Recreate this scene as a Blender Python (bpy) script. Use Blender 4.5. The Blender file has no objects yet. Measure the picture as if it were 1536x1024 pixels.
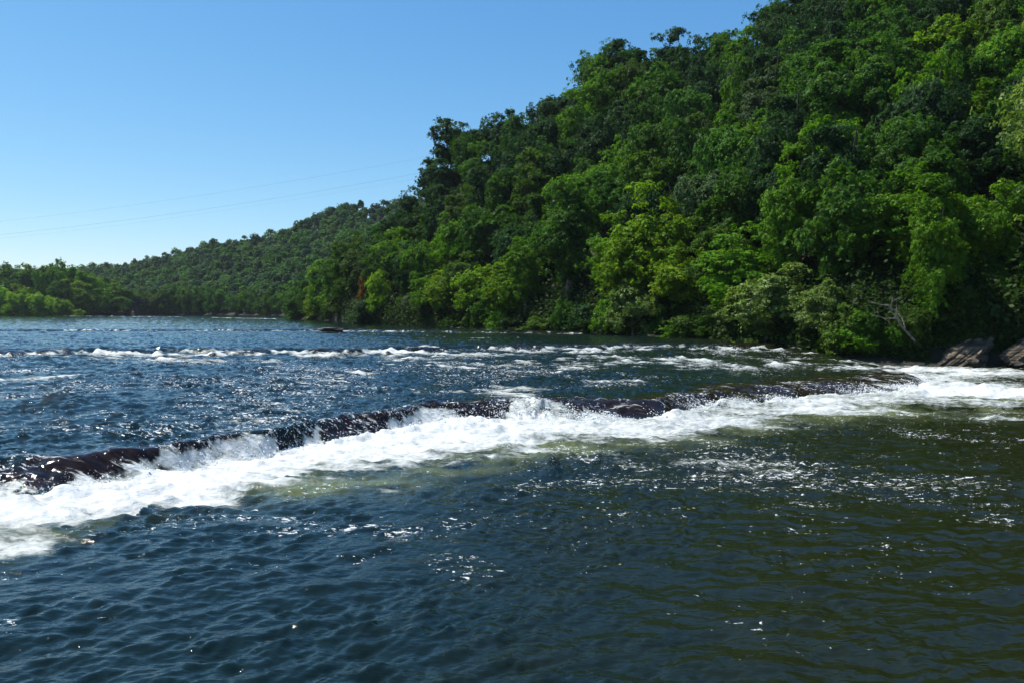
import bpy, math, random
import numpy as np

S = bpy.context.scene
COL = S.collection
R = math.radians

# ------------------------------------------------------------------ camera
F = 36.0 * 0 + 1536 * 28.0 / 36.0          # focal length in photo pixels
PITCH = math.atan2(47.0, F)
CAMZ = 4.0
cd = bpy.data.cameras.new("camera")
cd.lens = 28.0
cd.sensor_width = 36.0
cd.clip_end = 5000
cam = bpy.data.objects.new("camera", cd)
COL.objects.link(cam)
cam.location = (0, 0, CAMZ)
cam.rotation_euler = (R(90) - PITCH, 0, 0)
S.camera = cam

# ------------------------------------------------------------------ sky and sun
SUN_EL, SUN_AZ = R(60), R(-68)              # azimuth from +Y towards +X
W = bpy.data.worlds.new("World")
S.world = W
W.use_nodes = True
wn = W.node_tree.nodes
sky = wn.new("ShaderNodeTexSky")
sky.sky_type = 'NISHITA'
sky.sun_disc = False
sky.sun_elevation = SUN_EL
sky.sun_rotation = SUN_AZ
sky.altitude = 300
sky.air_density = 1.0
sky.dust_density = 0.15
sky.ozone_density = 1.6
bg = wn["Background"]
bg.inputs[1].default_value = 0.09
# deepen the blue of the clear summer sky, channel by channel
sep = wn.new("ShaderNodeSeparateColor")
cmb = wn.new("ShaderNodeCombineColor")
W.node_tree.links.new(sky.outputs[0], sep.inputs[0])
for ch, (gain, power) in enumerate(((0.88, 1.28), (0.935, 0.9), (1.04, 0.62))):
    m1, m2, m3 = (wn.new("ShaderNodeMath") for _ in range(3))
    m1.operation, m2.operation, m3.operation = 'MULTIPLY', 'POWER', 'MULTIPLY'
    m1.inputs[1].default_value, m2.inputs[1].default_value, m3.inputs[1].default_value = 0.1275, power, gain / 0.1275
    W.node_tree.links.new(sep.outputs[ch], m1.inputs[0])
    W.node_tree.links.new(m1.outputs[0], m2.inputs[0])
    W.node_tree.links.new(m2.outputs[0], m3.inputs[0])
    W.node_tree.links.new(m3.outputs[0], cmb.inputs[ch])
W.node_tree.links.new(cmb.outputs[0], bg.inputs[0])
ld = bpy.data.lights.new("sun", 'SUN')
ld.energy = 4.8
ld.angle = R(0.53)
ld.color = (1.0, 0.95, 0.86)
sun = bpy.data.objects.new("sun", ld)
COL.objects.link(sun)
sun.rotation_euler = (R(90) - SUN_EL, 0, math.pi - SUN_AZ)
sun.location = (-60, 30, 90)

S.view_settings.view_transform = 'Standard'
S.view_settings.look = 'None'
S.view_settings.exposure = 0.5
S.view_settings.gamma = 1.0
S.cycles.max_bounces = 6
S.cycles.diffuse_bounces = 3
S.cycles.glossy_bounces = 3
S.cycles.transmission_bounces = 4
S.cycles.use_denoising = True
S.cycles.caustics_reflective = False
S.cycles.caustics_refractive = False


# ------------------------------------------------------------------ helpers
def ground(px, py, z):
    """world x, y of the point at height z that the photograph shows at px, py"""
    u, v = (px - 768) / F, (512 - py) / F
    dy = math.cos(PITCH) + v * math.sin(PITCH)
    dz = -math.sin(PITCH) + v * math.cos(PITCH)
    t = (z - CAMZ) / dz
    return u * t, dy * t


def px_of(x, y, z):
    c, s = math.cos(PITCH), math.sin(PITCH)
    d = y * c - (z - CAMZ) * s
    v = y * s + (z - CAMZ) * c
    return 768 + F * x / d, 512 - F * v / d


def smooth(a, b, x):
    t = np.clip((x - a) / (b - a), 0, 1)
    return t * t * (3 - 2 * t)


def mesh_from(name, V, faces, smooth_shade=True, mats=()):
    """V (n,3) array; faces (m,k) array of one polygon size, or list of such arrays"""
    me = bpy.data.meshes.new(name)
    V = np.asarray(V, dtype=np.float32)
    fl = faces if isinstance(faces, list) else [faces]
    fl = [np.asarray(f, dtype=np.int32) for f in fl if len(f)]
    loops = np.concatenate([f.ravel() for f in fl])
    tot = np.concatenate([np.full(len(f), f.shape[1], np.int32) for f in fl])
    start = np.concatenate([[0], np.cumsum(tot)[:-1]]).astype(np.int32)
    me.vertices.add(len(V))
    me.vertices.foreach_set("co", V.ravel())
    me.loops.add(len(loops))
    me.loops.foreach_set("vertex_index", loops)
    me.polygons.add(len(tot))
    me.polygons.foreach_set("loop_start", start)
    if smooth_shade:
        me.polygons.foreach_set("use_smooth", np.ones(len(tot), dtype=bool))
    me.update(calc_edges=True)
    for m in mats:
        me.materials.append(m)
    return me


def link(name, data, parent=None, loc=(0, 0, 0), rz=0.0, sc=1.0):
    o = bpy.data.objects.new(name, data)
    COL.objects.link(o)
    o.parent = parent
    o.location = loc
    o.rotation_euler = (0, 0, rz)
    o.scale = (sc, sc, sc) if not isinstance(sc, tuple) else sc
    return o


def tag(o, label=None, cat=None, group=None, kind=None):
    for k, v in (('label', label), ('category', cat), ('group', group), ('kind', kind)):
        if v:
            o[k] = v
    return o


def attr(me, name, arr):
    a = me.attributes.new(name, 'FLOAT', 'POINT')
    a.data.foreach_set("value", np.asarray(arr, dtype=np.float32).ravel())


def fft_tile(n, L, lo, hi, p, ang, spread, seed):
    """periodic height field (rms 1) with wavelengths lo..hi metres"""
    rg = np.random.default_rng(seed)
    k = np.fft.fftfreq(n, L / n) * 2 * np.pi
    kx, ky = np.meshgrid(k, k, indexing='ij')
    kk = np.hypot(kx, ky)
    kk[0, 0] = 1
    a = kk ** (-p)
    k0, k1 = 2 * np.pi / hi, 2 * np.pi / lo
    a *= smooth(k0 * 0.7, k0 * 1.3, kk) * (1 - smooth(k1 * 0.7, k1 * 1.2, kk))
    if spread:
        ca = (kx * math.cos(ang) + ky * math.sin(ang)) / kk
        a *= np.abs(ca) ** spread + 0.08
    z = np.fft.ifft2(a * (rg.normal(size=(n, n)) + 1j * rg.normal(size=(n, n)))).real
    return (z / z.std()).astype(np.float32)


def samp(t, L, x, y):
    n = t.shape[0]
    fx, fy = (x / L * n) % n, (y / L * n) % n
    i, j = fx.astype(np.int32), fy.astype(np.int32)
    a, b = (fx - i).astype(np.float32), (fy - j).astype(np.float32)
    i %= n
    j %= n
    i2, j2 = (i + 1) % n, (j + 1) % n
    return (t[i, j] * (1 - a) + t[i2, j] * a) * (1 - b) + (t[i, j2] * (1 - a) + t[i2, j2] * a) * b


# node helper -----------------------------------------------------------
class NT:
    def __init__(self, name):
        self.m = bpy.data.materials.new(name)
        self.m.use_nodes = True
        self.t = self.m.node_tree
        self.bsdf = self.t.nodes["Principled BSDF"]
        self.out = self.t.nodes["Material Output"]

    def n(self, kind, **kw):
        nd = self.t.nodes.new(kind)
        for k, v in kw.items():
            setattr(nd, k, v)
        return nd

    def set(self, sock, v):
        if isinstance(v, bpy.types.NodeSocket):
            self.t.links.new(v, sock)
        elif v is not None:
            sock.default_value = v if not (isinstance(v, tuple) and len(v) == 3 and sock.type == 'RGBA') else (*v, 1)

    def math(self, op, a, b=None, c=None, clamp=False):
        nd = self.n("ShaderNodeMath", operation=op)
        nd.use_clamp = clamp
        for i, v in enumerate((a, b, c)):
            if v is not None:
                self.set(nd.inputs[i], v)
        return nd.outputs[0]

    def mix(self, f, a, b, blend='MIX'):
        nd = self.n("ShaderNodeMix", data_type='RGBA', blend_type=blend)
        self.set(nd.inputs[0], f)
        self.set(nd.inputs[6], a)
        self.set(nd.inputs[7], b)
        return nd.outputs[2]

    def noise(self, vec, scale, detail=4, rough=0.55, dist=0.0):
        nd = self.n("ShaderNodeTexNoise")
        if vec is not None:
            self.set(nd.inputs['Vector'], vec)
        nd.inputs['Scale'].default_value = scale
        nd.inputs['Detail'].default_value = detail
        nd.inputs['Roughness'].default_value = rough
        nd.inputs['Distortion'].default_value = dist
        return nd.outputs[0]

    def ramp(self, v, a, b, lo=0.0, hi=1.0, kind='SMOOTHSTEP'):
        nd = self.n("ShaderNodeMapRange", interpolation_type=kind)
        self.set(nd.inputs[0], v)
        for i, x in enumerate((a, b, lo, hi)):
            nd.inputs[i + 1].default_value = x
        return nd.outputs[0]

    def attr(self, name):
        return self.n("ShaderNodeAttribute", attribute_name=name).outputs['Fac']

    def mapping(self, vec, rot=(0, 0, 0), scale=(1, 1, 1)):
        nd = self.n("ShaderNodeMapping")
        self.set(nd.inputs[0], vec)
        nd.inputs['Rotation'].default_value = rot
        nd.inputs['Scale'].default_value = scale
        return nd.outputs[0]

    def bump(self, h, strength, dist, normal=None):
        nd = self.n("ShaderNodeBump")
        self.set(nd.inputs['Height'], h)
        self.set(nd.inputs['Strength'], strength)
        nd.inputs['Distance'].default_value = dist
        if normal is not None:
            self.set(nd.inputs['Normal'], normal)
        return nd.outputs[0]


# ------------------------------------------------------------------ materials
FLOW = math.atan2(-0.78, 0.63)


def make_water():
    T = NT("river_water")
    pos = T.n("ShaderNodeNewGeometry").outputs['Position']
    fl = T.mapping(pos, rot=(0, 0, R(14)), scale=(0.45, 1.0, 1.0))
    fine = T.mapping(pos, rot=(0, 0, R(-20)), scale=(0.7, 1.0, 1.0))
    foam, rock, aer, turb, spk = (T.attr(a) for a in ("foam", "rock", "aer", "turb", "spk"))
    fstr = T.mapping(pos, rot=(0, 0, R(35)), scale=(0.30, 1.25, 1.0))       # drawn out along the current
    nA = T.noise(fl, 1.1, 9, 0.68, 0.6)
    nS = T.noise(fstr, 2.2, 8, 0.7, 0.5)
    nB = T.noise(fine, 5.5, 6, 0.7, 0.5)
    v = T.math('ADD', foam, T.math('MULTIPLY', T.math('SUBTRACT', nA, 0.5), 0.8))
    v = T.math('ADD', v, T.math('MULTIPLY', T.math('SUBTRACT', nS, 0.5), 1.3))
    v = T.math('ADD', v, T.math('MULTIPLY', T.math('SUBTRACT', nB, 0.5), 1.2))
    strk = T.noise(T.mapping(pos, rot=(0, 0, -FLOW), scale=(0.30, 2.6, 0.6)), 2.6, 5, 0.65, 0.3)
    v = T.math('ADD', v, T.math('MULTIPLY', rock, T.ramp(strk, 0.52, 0.72, 0.0, 1.0)))
    mask = T.ramp(v, 0.44, 1.02)
    # scattered white flecks: bits of foam, and sun glints painted as white
    nC = T.noise(T.mapping(pos, rot=(0, 0, R(15)), scale=(0.6, 1.0, 1.0)), 11.0, 4, 0.72, 0.5)
    fk = T.math('ADD', nC, T.math('ADD', T.math('MULTIPLY', T.math('SUBTRACT', nA, 0.5), 0.25), T.math('MULTIPLY', T.math('SUBTRACT', nS, 0.5), 0.4)))
    thr = T.math('MULTIPLY_ADD', spk, -0.16, 0.74)
    fleck = T.ramp(T.math('SUBTRACT', fk, thr), 0.0, 0.035)
    fleck = T.math('MULTIPLY', fleck, T.ramp(spk, 0.0, 0.06))
    mask = T.math('MAXIMUM', mask, fleck)
    # small bumps of the moving water
    r1 = T.noise(T.mapping(pos, rot=(0, 0, R(25)), scale=(0.6, 1.15, 1)), 3.2, 3, 0.5, 0.4)
    r2 = T.noise(T.mapping(pos, rot=(0, 0, R(-35)), scale=(0.8, 1.3, 1)), 9.0, 3, 0.55, 0.2)
    r3 = T.noise(pos, 30.0, 2, 0.6)
    h = T.math('ADD', T.math('MULTIPLY', r1, T.math('MULTIPLY_ADD', turb, 0.06, 0.022)), T.math('MULTIPLY', r2, T.math('MULTIPLY_ADD', turb, 0.060, 0.006)))
    h = T.math('ADD', h, T.math('MULTIPLY', r3, T.math('MULTIPLY_ADD', turb, 0.016, 0.0)))
    wb = T.bump(h, 1.0, 1.0)
    deep = T.mix(T.attr('refl_tint'), (0.0045, 0.0115, 0.0105), (0.0098, 0.0125, 0.0030))     # body colour with sky-blue and hill-green reflections painted in
    deep = T.mix(aer, deep, (0.13, 0.15, 0.06))
    brown = T.mix(T.ramp(strk, 0.35, 0.7), (0.007, 0.0045, 0.004), (0.026, 0.0145, 0.010))
    base = T.mix(rock, deep, brown)
    b = T.bsdf
    T.set(b.inputs['Base Color'], base)
    T.set(b.inputs['Roughness'], T.math('MULTIPLY_ADD', turb, 0.05, 0.035))
    b.inputs['IOR'].default_value = 1.333
    T.set(b.inputs['Normal'], wb)
    # foam, also the white of the painted glint flecks
    f = T.n("ShaderNodeBsdfPrincipled")
    f1 = T.noise(T.mapping(pos, scale=(0.7, 1, 1)), 6.0, 6, 0.65, 0.5)
    f2 = T.noise(pos, 26.0, 3, 0.6)
    fb = T.bump(T.math('ADD', T.math('MULTIPLY', f1, 0.07), T.math('MULTIPLY', f2, 0.012)), 0.8, 1.0)
    T.set(f.inputs['Base Color'], T.mix(T.math('MAXIMUM', fleck, T.ramp(T.math('ADD', v, T.math('MULTIPLY', T.math('SUBTRACT', f1, 0.5), 1.1)), 0.60, 1.50)), (0.26, 0.29, 0.26), (0.62, 0.64, 0.63)))
    f.inputs['Roughness'].default_value = 0.6
    f.inputs['Specular IOR Level'].default_value = 0.3
    T.set(f.inputs['Normal'], fb)
    mx = T.n("ShaderNodeMixShader")
    T.set(mx.inputs[0], mask)
    T.set(mx.inputs[1], b.outputs[0])
    T.set(mx.inputs[2], f.outputs[0])
    T.set(T.out.inputs[0], mx.outputs[0])
    return T.m


def make_leaf(name, gloss=0.10, rough=0.55, transl=0.40):
    T = NT(name)
    oc = T.n("ShaderNodeObjectInfo").outputs['Color']
    g = T.n("ShaderNodeNewGeometry")
    isl = g.outputs['Random Per Island']
    tc = T.n("ShaderNodeTexCoord").outputs['Object']
    cl = T.noise(tc, 0.55, 3, 0.6)
    val = T.math('MULTIPLY', T.ramp(isl, 0, 1, 0.62, 1.35, 'LINEAR'), T.ramp(cl, 0.3, 0.7, 0.72, 1.28, 'LINEAR'))
    hs = T.n("ShaderNodeHueSaturation")
    T.set(hs.inputs['Hue'], T.math('ADD', T.ramp(isl, 0, 1, 0.488, 0.508, 'LINEAR'), T.ramp(cl, 0.3, 0.7, 0.01, -0.012, 'LINEAR')))
    T.set(hs.inputs['Value'], val)
    T.set(hs.inputs['Color'], oc)
    col = hs.outputs[0]
    b = T.bsdf
    T.set(b.inputs['Base Color'], col)
    b.inputs['Roughness'].default_value = rough
    b.inputs['Specular IOR Level'].default_value = gloss
    tr = T.n("ShaderNodeBsdfTranslucent")
    T.set(tr.inputs[0], T.mix(1.0, col, (1.25, 1.35, 0.55), 'MULTIPLY'))
    mx = T.n("ShaderNodeMixShader")
    mx.inputs[0].default_value = transl
    T.set(mx.inputs[1], b.outputs[0])
    T.set(mx.inputs[2], tr.outputs[0])
    T.set(T.out.inputs[0], mx.outputs[0])
    return T.m


def make_bark(name, c1, c2):
    T = NT(name)
    tc = T.n("ShaderNodeTexCoord").outputs['Object']
    n = T.noise(T.mapping(tc, scale=(1, 1, 0.2)), 9, 6, 0.65)
    T.set(T.bsdf.inputs['Base Color'], T.mix(T.ramp(n, 0.35, 0.65), c1, c2))
    T.bsdf.inputs['Roughness'].default_value = 0.9
    T.set(T.bsdf.inputs['Normal'], T.bump(n, 0.8, 0.06))
    return T.m


def make_soil():
    T = NT("forest_soil")
    pos = T.n("ShaderNodeNewGeometry").outputs['Position']
    n = T.noise(pos, 0.8, 8, 0.65)
    n2 = T.noise(pos, 0.12, 3, 0.5)
    c = T.mix(T.ramp(n, 0.35, 0.65), (0.009, 0.009, 0.005), (0.030, 0.024, 0.013))
    c = T.mix(T.ramp(n2, 0.45, 0.7, 0, 0.7), c, (0.016, 0.026, 0.008))
    T.set(T.bsdf.inputs['Base Color'], c)
    T.bsdf.inputs['Roughness'].default_value = 0.95
    T.set(T.bsdf.inputs['Normal'], T.bump(n, 1.0, 0.3))
    return T.m


def make_rock(name, dark, lite, rot=(0, R(28), R(20)), wet=0.0):
    T = NT(name)
    pos = T.n("ShaderNodeNewGeometry").outputs['Position']
    m = T.mapping(pos, rot=rot, scale=(0.5, 0.5, 3.2))
    n = T.noise(m, 1.1, 8, 0.68, 0.4)
    n2 = T.noise(pos, 2.5, 6, 0.65)
    c = T.mix(T.ramp(n, 0.36, 0.62), dark, lite)
    c = T.mix(T.ramp(n2, 0.5, 0.72, 0, 0.75), c, (0.05, 0.045, 0.025))
    T.set(T.bsdf.inputs['Base Color'], c)
    T.bsdf.inputs['Roughness'].default_value = 0.85 - 0.5 * wet
    T.set(T.bsdf.inputs['Normal'], T.bump(T.math('ADD', n, T.math('MULTIPLY', n2, 0.5)), 0.9, 0.35))
    return T.m


def make_plain(name, col, rough=0.6, metal=0.0):
    T = NT(name)
    tc = T.n("ShaderNodeTexCoord").outputs['Object']
    n = T.noise(tc, 1.5, 5, 0.6)
    T.set(T.bsdf.inputs['Base Color'], T.mix(T.ramp(n, 0.3, 0.7), tuple(c * 0.7 for c in col), tuple(c * 1.2 for c in col)))
    T.bsdf.inputs['Roughness'].default_value = rough
    T.bsdf.inputs['Metallic'].default_value = metal
    return T.m


M_WATER = make_water()
M_LEAF = make_leaf("broad_leaves")
M_GLOSSY = make_leaf("pale_glossy_leaves", 0.22, 0.45, 0.4)
M_BARK = make_bark("brown_bark", (0.035, 0.026, 0.018), (0.11, 0.09, 0.065))
M_PALEBARK = make_bark("pale_bark", (0.07, 0.06, 0.05), (0.24, 0.22, 0.18))
M_SOIL = make_soil()
M_ROCK = make_rock("bank_rock", (0.022, 0.018, 0.013), (0.20, 0.150, 0.098))
M_WETROCK = make_rock("wet_dark_rock", (0.010, 0.008, 0.006), (0.045, 0.033, 0.024), wet=0.7)
M_PALEROCK = make_rock("pale_rock", (0.12, 0.10, 0.08), (0.34, 0.30, 0.24))

# ------------------------------------------------------------------ the river
# foot line of the main ledge, as world points on the lower pool
BASE_PX = [(0, 742), (60, 744), (130, 724), (200, 716), (290, 695), (390, 686), (430, 671), (520, 655), (600, 641),
           (690, 630), (760, 625), (860, 627), (960, 626), (1050, 612), (1130, 600), (1250, 590), (1320, 587), (1398, 573)]
B = np.array([ground(px, py, 0.05) for px, py in BASE_PX])
B = np.vstack([[-60, -12], [-22, 11.5], [-15, 14.6], B, [24.6, 49.5], [25.5, 55], [28, 60], [60, 90]])
order = np.argsort(B[:, 0])
B = B[order]
bx = np.arange(-60, 60, 0.25)
by = np.interp(bx, B[:, 0], B[:, 1])
kern = np.exp(-(np.arange(-10, 11) * 0.25 / 0.7) ** 2)
B = np.stack([bx, np.convolve(np.pad(by, 10, mode='edge'), kern / kern.sum(), 'valid')], 1)
FOAM_PX = [(0, 832), (100, 808), (160, 792), (200, 762), (300, 750), (400, 736), (500, 722), (600, 714), (690, 704),
           (760, 690), (850, 672), (950, 668), (1050, 662), (1130, 645), (1200, 636), (1300, 622), (1400, 612), (1536, 604)]
FO = np.array([ground(px, py, 0.0) for px, py in FOAM_PX])
STRK_PX = [(0, 860), (200, 810), (400, 765), (600, 752), (760, 738), (900, 735), (1000, 745), (1100, 770), (1250, 790), (1400, 800), (1536, 800)]
SK = np.array([ground(px, py, 0.0) for px, py in STRK_PX])


CURT = np.array([(ground(px, np.interp(px, [q[0] for q in BASE_PX], [q[1] for q in BASE_PX]), 0.05)[0], v) for px, v in [
    (0, -0.5), (100, -0.5), (150, 0.2), (200, 0.9), (395, 0.9), (420, -1.0), (440, -0.2), (470, 0.4), (490, -1.0), (525, -0.8), (545, 0.6), (560, -0.7),
    (600, 0.9), (680, 0.9), (700, -1.1), (745, -1.0), (780, 0.9), (835, 0.6), (860, -1.0), (930, -0.6), (950, 0.4), (975, -0.8), (1050, -0.9), (1090, 0.3),
    (1120, 0.2), (1160, -1.0), (1390, -1.0)]])


def interp(x, tab):
    return np.interp(x, tab[:, 0], tab[:, 1])


NOISE_L = 48.0
N0 = fft_tile(256, 60.0, 1.6, 12.0, 1.4, 0, 0, 10)          # slow wandering of the ledge
N1 = fft_tile(512, NOISE_L, 0.25, 6.0, 1.25, 0, 0, 11)      # broadband patchiness
N2 = fft_tile(512, 20.0, 0.12, 1.6, 1.2, 0, 0, 12)
POOL = fft_tile(640, 14.0, 0.10, 0.85, 1.8, R(-55), 1.4, 13)
POOLB = fft_tile(512, 23.0, 0.5, 5.0, 2.2, R(-100), 2.0, 16)
RAP = fft_tile(512, 19.0, 0.22, 2.2, 1.9, R(-80), 1.0, 14)
RAPB = fft_tile(512, 43.0, 0.8, 4.5, 1.9, R(-85), 1.6, 15)

BLOBS = [  # px, py, half width px, half height px, strength, water level
    (60, 563, 95, 9, 0.75, 0.95), (20, 590, 60, 6, 0.2, 0.9), (765, 575, 70, 8, 0.55, 0.9), (900, 562, 90, 4, 0.35, 0.9),
    (330, 590, 170, 26, 0.22, 0.9), (560, 600, 220, 30, 0.20, 0.9), (640, 555, 260, 14, 0.20, 0.95),
    (300, 620, 200, 20, 0.16, 0.9), (480, 560, 120, 14, 0.22, 0.9), (200, 640, 160, 14, 0.12, 0.85),
    (1000, 545, 260, 5, 0.36, 0.95), (1150, 536, 300, 4, 0.4, 0.95), (900, 540, 200, 5, 0.3, 0.95),
    (1330, 552, 95, 5, 0.8, 0.5), (1425, 546, 100, 4.5, 0.8, 0.4), (1500, 556, 90, 5, 0.45, 0.2),
    (1440, 580, 130, 9, 0.95, 0.1), (1500, 586, 90, 7, 0.8, 0.1), (1400, 618, 180, 5, 0.55, 0), (1500, 628, 90, 4, 0.6, 0),
    (1250, 606, 130, 9, 0.6, 0), (1120, 636, 150, 13, 0.3, 0), (960, 650, 150, 20, 0.36, 0),
    (1000, 698, 170, 24, 0.31, 0), (1180, 715, 220, 30, 0.20, 0), (1350, 735, 190, 22, 0.20, 0), (1420, 775, 130, 13, 0.22, 0),
    (1290, 762, 120, 9, 0.22, 0), (1120, 790, 130, 10, 0.19, 0), (850, 720, 120, 16, 0.14, 0), (1470, 900, 25, 14, 0.22, 0),
    (520, 790, 170, 26, 0.23, 0), (320, 775, 130, 18, 0.24, 0), (90, 865, 140, 18, 0.23, 0), (60, 930, 120, 20, 0.17, 0), (640, 850, 220, 48, 0.08, 0), (960, 850, 90, 12, 0.19, 0),  # left foreground patches, mostly white flecks painted for sun glints
]


def river(X, Y):
    """height and foam / rock / aeration / turbulence of the water at world X, Y (flat arrays)"""
    n1 = samp(N1, NOISE_L, X, Y)
    n1b = samp(N1, NOISE_L, X * 0.37 + 9, Y * 0.37 + 4)
    n2 = samp(N2, 20.0, X, Y)
    t = X * 0.78 + Y * 0.63                                   # along the ledge
    jag = samp(N0, 60.0, t, np.full_like(t, 3.3))
    jag2 = samp(N0, 60.0, t, np.full_like(t, 21.0))
    y1 = interp(X, B)
    s = (Y - y1) * 0.80 + 0.11 * jag + 0.06 * n1              # metres upstream of the foot of the ledge
    drop = np.interp(X, [-40, -12, -4, 3, 10, 18, 24, 27, 40], [0.60, 0.60, 0.60, 0.55, 0.48, 0.42, 0.32, 0.2, 0.2])
    wid = np.clip(0.85 + 0.3 * jag2 + 0.15 * jag, 0.5, 1.6) * np.interp(X, [-12, 0, 10, 24], [1.0, 1.1, 1.5, 1.9])
    fall = np.clip(s / wid, 0, 1)
    z = drop * (fall ** 1.25 * 0.75 + 0.25 * smooth(0, 1, fall))
    z += (0.90 - drop) * smooth(0, 18, s - wid)
    # second rapid, third ledge and the pool above
    y2 = np.interp(X, [-60, -30, -12, 0, 12, 24, 40], [58, 57, 57, 62, 66, 64, 60])
    s2 = Y - y2 + 1.6 * n1b
    z += 0.36 * smooth(-2.0, 1.5, s2)
    y3 = np.interp(X, [-90, -60, -25, 6, 40], [103, 103, 103, 92, 84])
    s3 = Y - y3 + 0.8 * n1b
    z += 0.24 * smooth(-1.0, 0.7, s3)
    # ---- foam
    up = smooth(0, 0.6, s)                                    # 1 upstream of the ledge
    yf = interp(X, FO)
    reach = np.clip((y1 - Y) / np.maximum(y1 - yf, 0.6), -5, 5)
    body = np.interp(X, [-40, -2, 3, 8, 14, 22, 26, 40], [1.45, 1.3, 1.05, 0.8, 0.78, 0.85, 0.6, 0.0])
    fa, fc = X * 0.86 - Y * 0.5, X * 0.5 + Y * 0.86
    ns = samp(N1, NOISE_L, fa * 0.22, fc * 0.8)
    pool_foam = body * (1 - smooth(0.45, 1.2, reach * np.interp(X, [-12, -5], [0.80, 1.0]) + 0.12 * n1b + 0.13 * ns)) * (s < 0.02)
    pool_foam = np.maximum(pool_foam, 1.15 * (1 - smooth(0.0, 1.3, -s)) * (s < 0.02) * (X < 26))
    ysk = interp(X, SK)
    sreach = np.clip((y1 - Y) / np.maximum(y1 - ysk, 0.6), 0, 5)
    streak = 0.16 * (1 - smooth(0.75, 1.1, sreach)) * (s < 0)
    # white curtains on the fall: between tongues of dark smooth water
    cur = samp(N1, NOISE_L, t * 0.62 + 0.25 * s, np.full_like(t, 37.0) + 0.15 * s) + 0.45 * n2
    low = 1 - smooth(0.25, 1.0, fall)
    cur = 0.55 * cur + np.interp(X, CURT[:, 0], CURT[:, 1])
    curtain = (s >= -0.05) * smooth(-0.35, 0.9, cur + 1.1 * low - 0.5) * (1 - smooth(0.55, 0.95, fall - 0.12 * cur)) * 1.05
    curtain *= np.interp(X, [-40, -6, 4, 10, 24], [1.0, 1.0, 0.8, 0.6, 0.4])
    foam = np.maximum(pool_foam, streak)
    foam = np.maximum(foam, curtain)
    lip_specks = 0.10 * smooth(0.15, 0.7, fall) * (1 - smooth(wid, wid + 1.4, s)) * (s > 0)
    foam = np.maximum(foam, lip_specks)
    mid = smooth(1.5, 6, s - wid) * (1 - smooth(-1.0, 1.5, s2))
    foam += 0.05 * mid * np.clip(1 + 0.7 * n1b, 0, 2)
    spk = 0.58 * mid * np.clip(0.75 + 0.6 * n1b, 0.0, 1.6)
    f2 = np.interp(X, [-60, -30, -24, -10, 3, 12, 25, 40], [0.5, 0.75, 0.95, 0.9, 0.95, 0.75, 0.7, 0.7])
    tail2 = np.interp(X, [-60, -20, 0, 20], [4.0, 6.5, 7.0, 6.0]) * np.clip(1 + 0.5 * n1b, 0.3, 2)
    band2 = f2 * np.exp(-np.clip(-s2, 0, 99) / tail2) * (1 - smooth(-1.2, 0.4, s2))
    foam = np.maximum(foam, np.where(s > 1.5, band2, 0))
    gap = smooth(-0.7, 0.5, samp(N1, NOISE_L, X * 0.22 + 3, np.full_like(X, 7.0)) + 0.35)
    band3 = 1.0 * np.exp(-np.clip(-s3, 0, 99) / 1.6) * (1 - smooth(-0.5, 0.2, s3)) * gap * (X < 8)
    foam = np.maximum(foam, band3)
    y4 = np.interp(X, [-300, -190, -120, -60], [330, 330, 285, 215])
    band4 = 0.9 * np.exp(-((Y - y4) / 2.8) ** 2) * smooth(-210, -195, X) * smooth(-0.6, 0.1, samp(N1, NOISE_L, X * .1, Y * 0 + 2) + 0.3)
    foam = np.maximum(foam, band4)
    for px, py, hw, hh, st, zl in BLOBS:
        cx, cy = ground(px, py, zl)
        dep = CAMZ - zl
        wx = hw * cy / F
        wy = cy * cy / (dep * F) * hh
        g = np.exp(-((X - cx) / wx) ** 2 - ((Y - cy) / wy) ** 2)
        g = g * np.clip(1 + 0.45 * n1b, 0.2, 2)
        foam += (0.28 if st < 0.3 else 0.85) * st * g
        spk += (2.7 if st < 0.3 else 0.6) * st * g
    spk += 0.36 * (1 - smooth(0.75, 1.15, sreach)) * (s < 0) + 1.0 * np.clip(0.85 + 0.6 * n1b, 0, 1.3) * smooth(0.1, 0.6, fall) * (1 - smooth(wid, wid + 1.0, s)) * (s > 0)
    spk += (s < 0) * 0.34 * np.clip(n1b - 0.05, 0, 1.4) * smooth(6, 11, Y)  # sun glints over the lower pool, painted as white flecks
    spk += 0.35 * smooth(-3, 0, -np.abs(s3 + 2) + 6) * (s > 1) + 0.4 * np.exp(-np.clip(-s2, 0, 99) / 9.0) * (1 - smooth(-1, .5, s2)) * (s > 1)
    # ---- turbulence and waves
    turb = np.clip(foam, 0, 1.1)
    turb = np.maximum(turb, 0.29 * mid * np.clip(1 + 0.5 * n1b, 0.4, 1.4))
    turb = np.maximum(turb, 0.25 * smooth(0, 2, s) * (1 - smooth(-2, 6, s3)))
    turb = np.maximum(turb, 0.10)
    near = np.clip(foam, 0, 1.0) * (s < 0)
    rap = samp(RAP, 19.0, X, Y)
    rapb = samp(RAPB, 43.0, X, Y)
    rap = rap + 0.12 * rap * np.abs(rap)
    w2 = np.exp(-np.clip(-s2, 0, 99) / 6.0) * (1 - smooth(-1.0, 1.5, s2)) * (s > 1.5)
    w3 = np.exp(-np.clip(-s3, 0, 99) / 2.0) * (1 - smooth(-0.6, 0.8, s3))
    ampS = 0.012 + 0.030 * turb + 0.030 * w2
    ampB = 0.006 + 0.022 * turb * (s > 1) + 0.065 * w2 + 0.06 * w3
    steep = (s > 0) * (1 - smooth(0.9, 1.0, fall))
    ampS = ampS * (1 - 0.6 * steep)
    lip = smooth(0.0, 0.4, fall) * (1 - smooth(wid + 0.4, wid + 2.2, s)) * (s > 0)
    z += (1 - 0.72 * lip) * (ampS * rap + ampB * rapb)
    calm = 1 - smooth(0.2, 0.8, foam)
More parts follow.
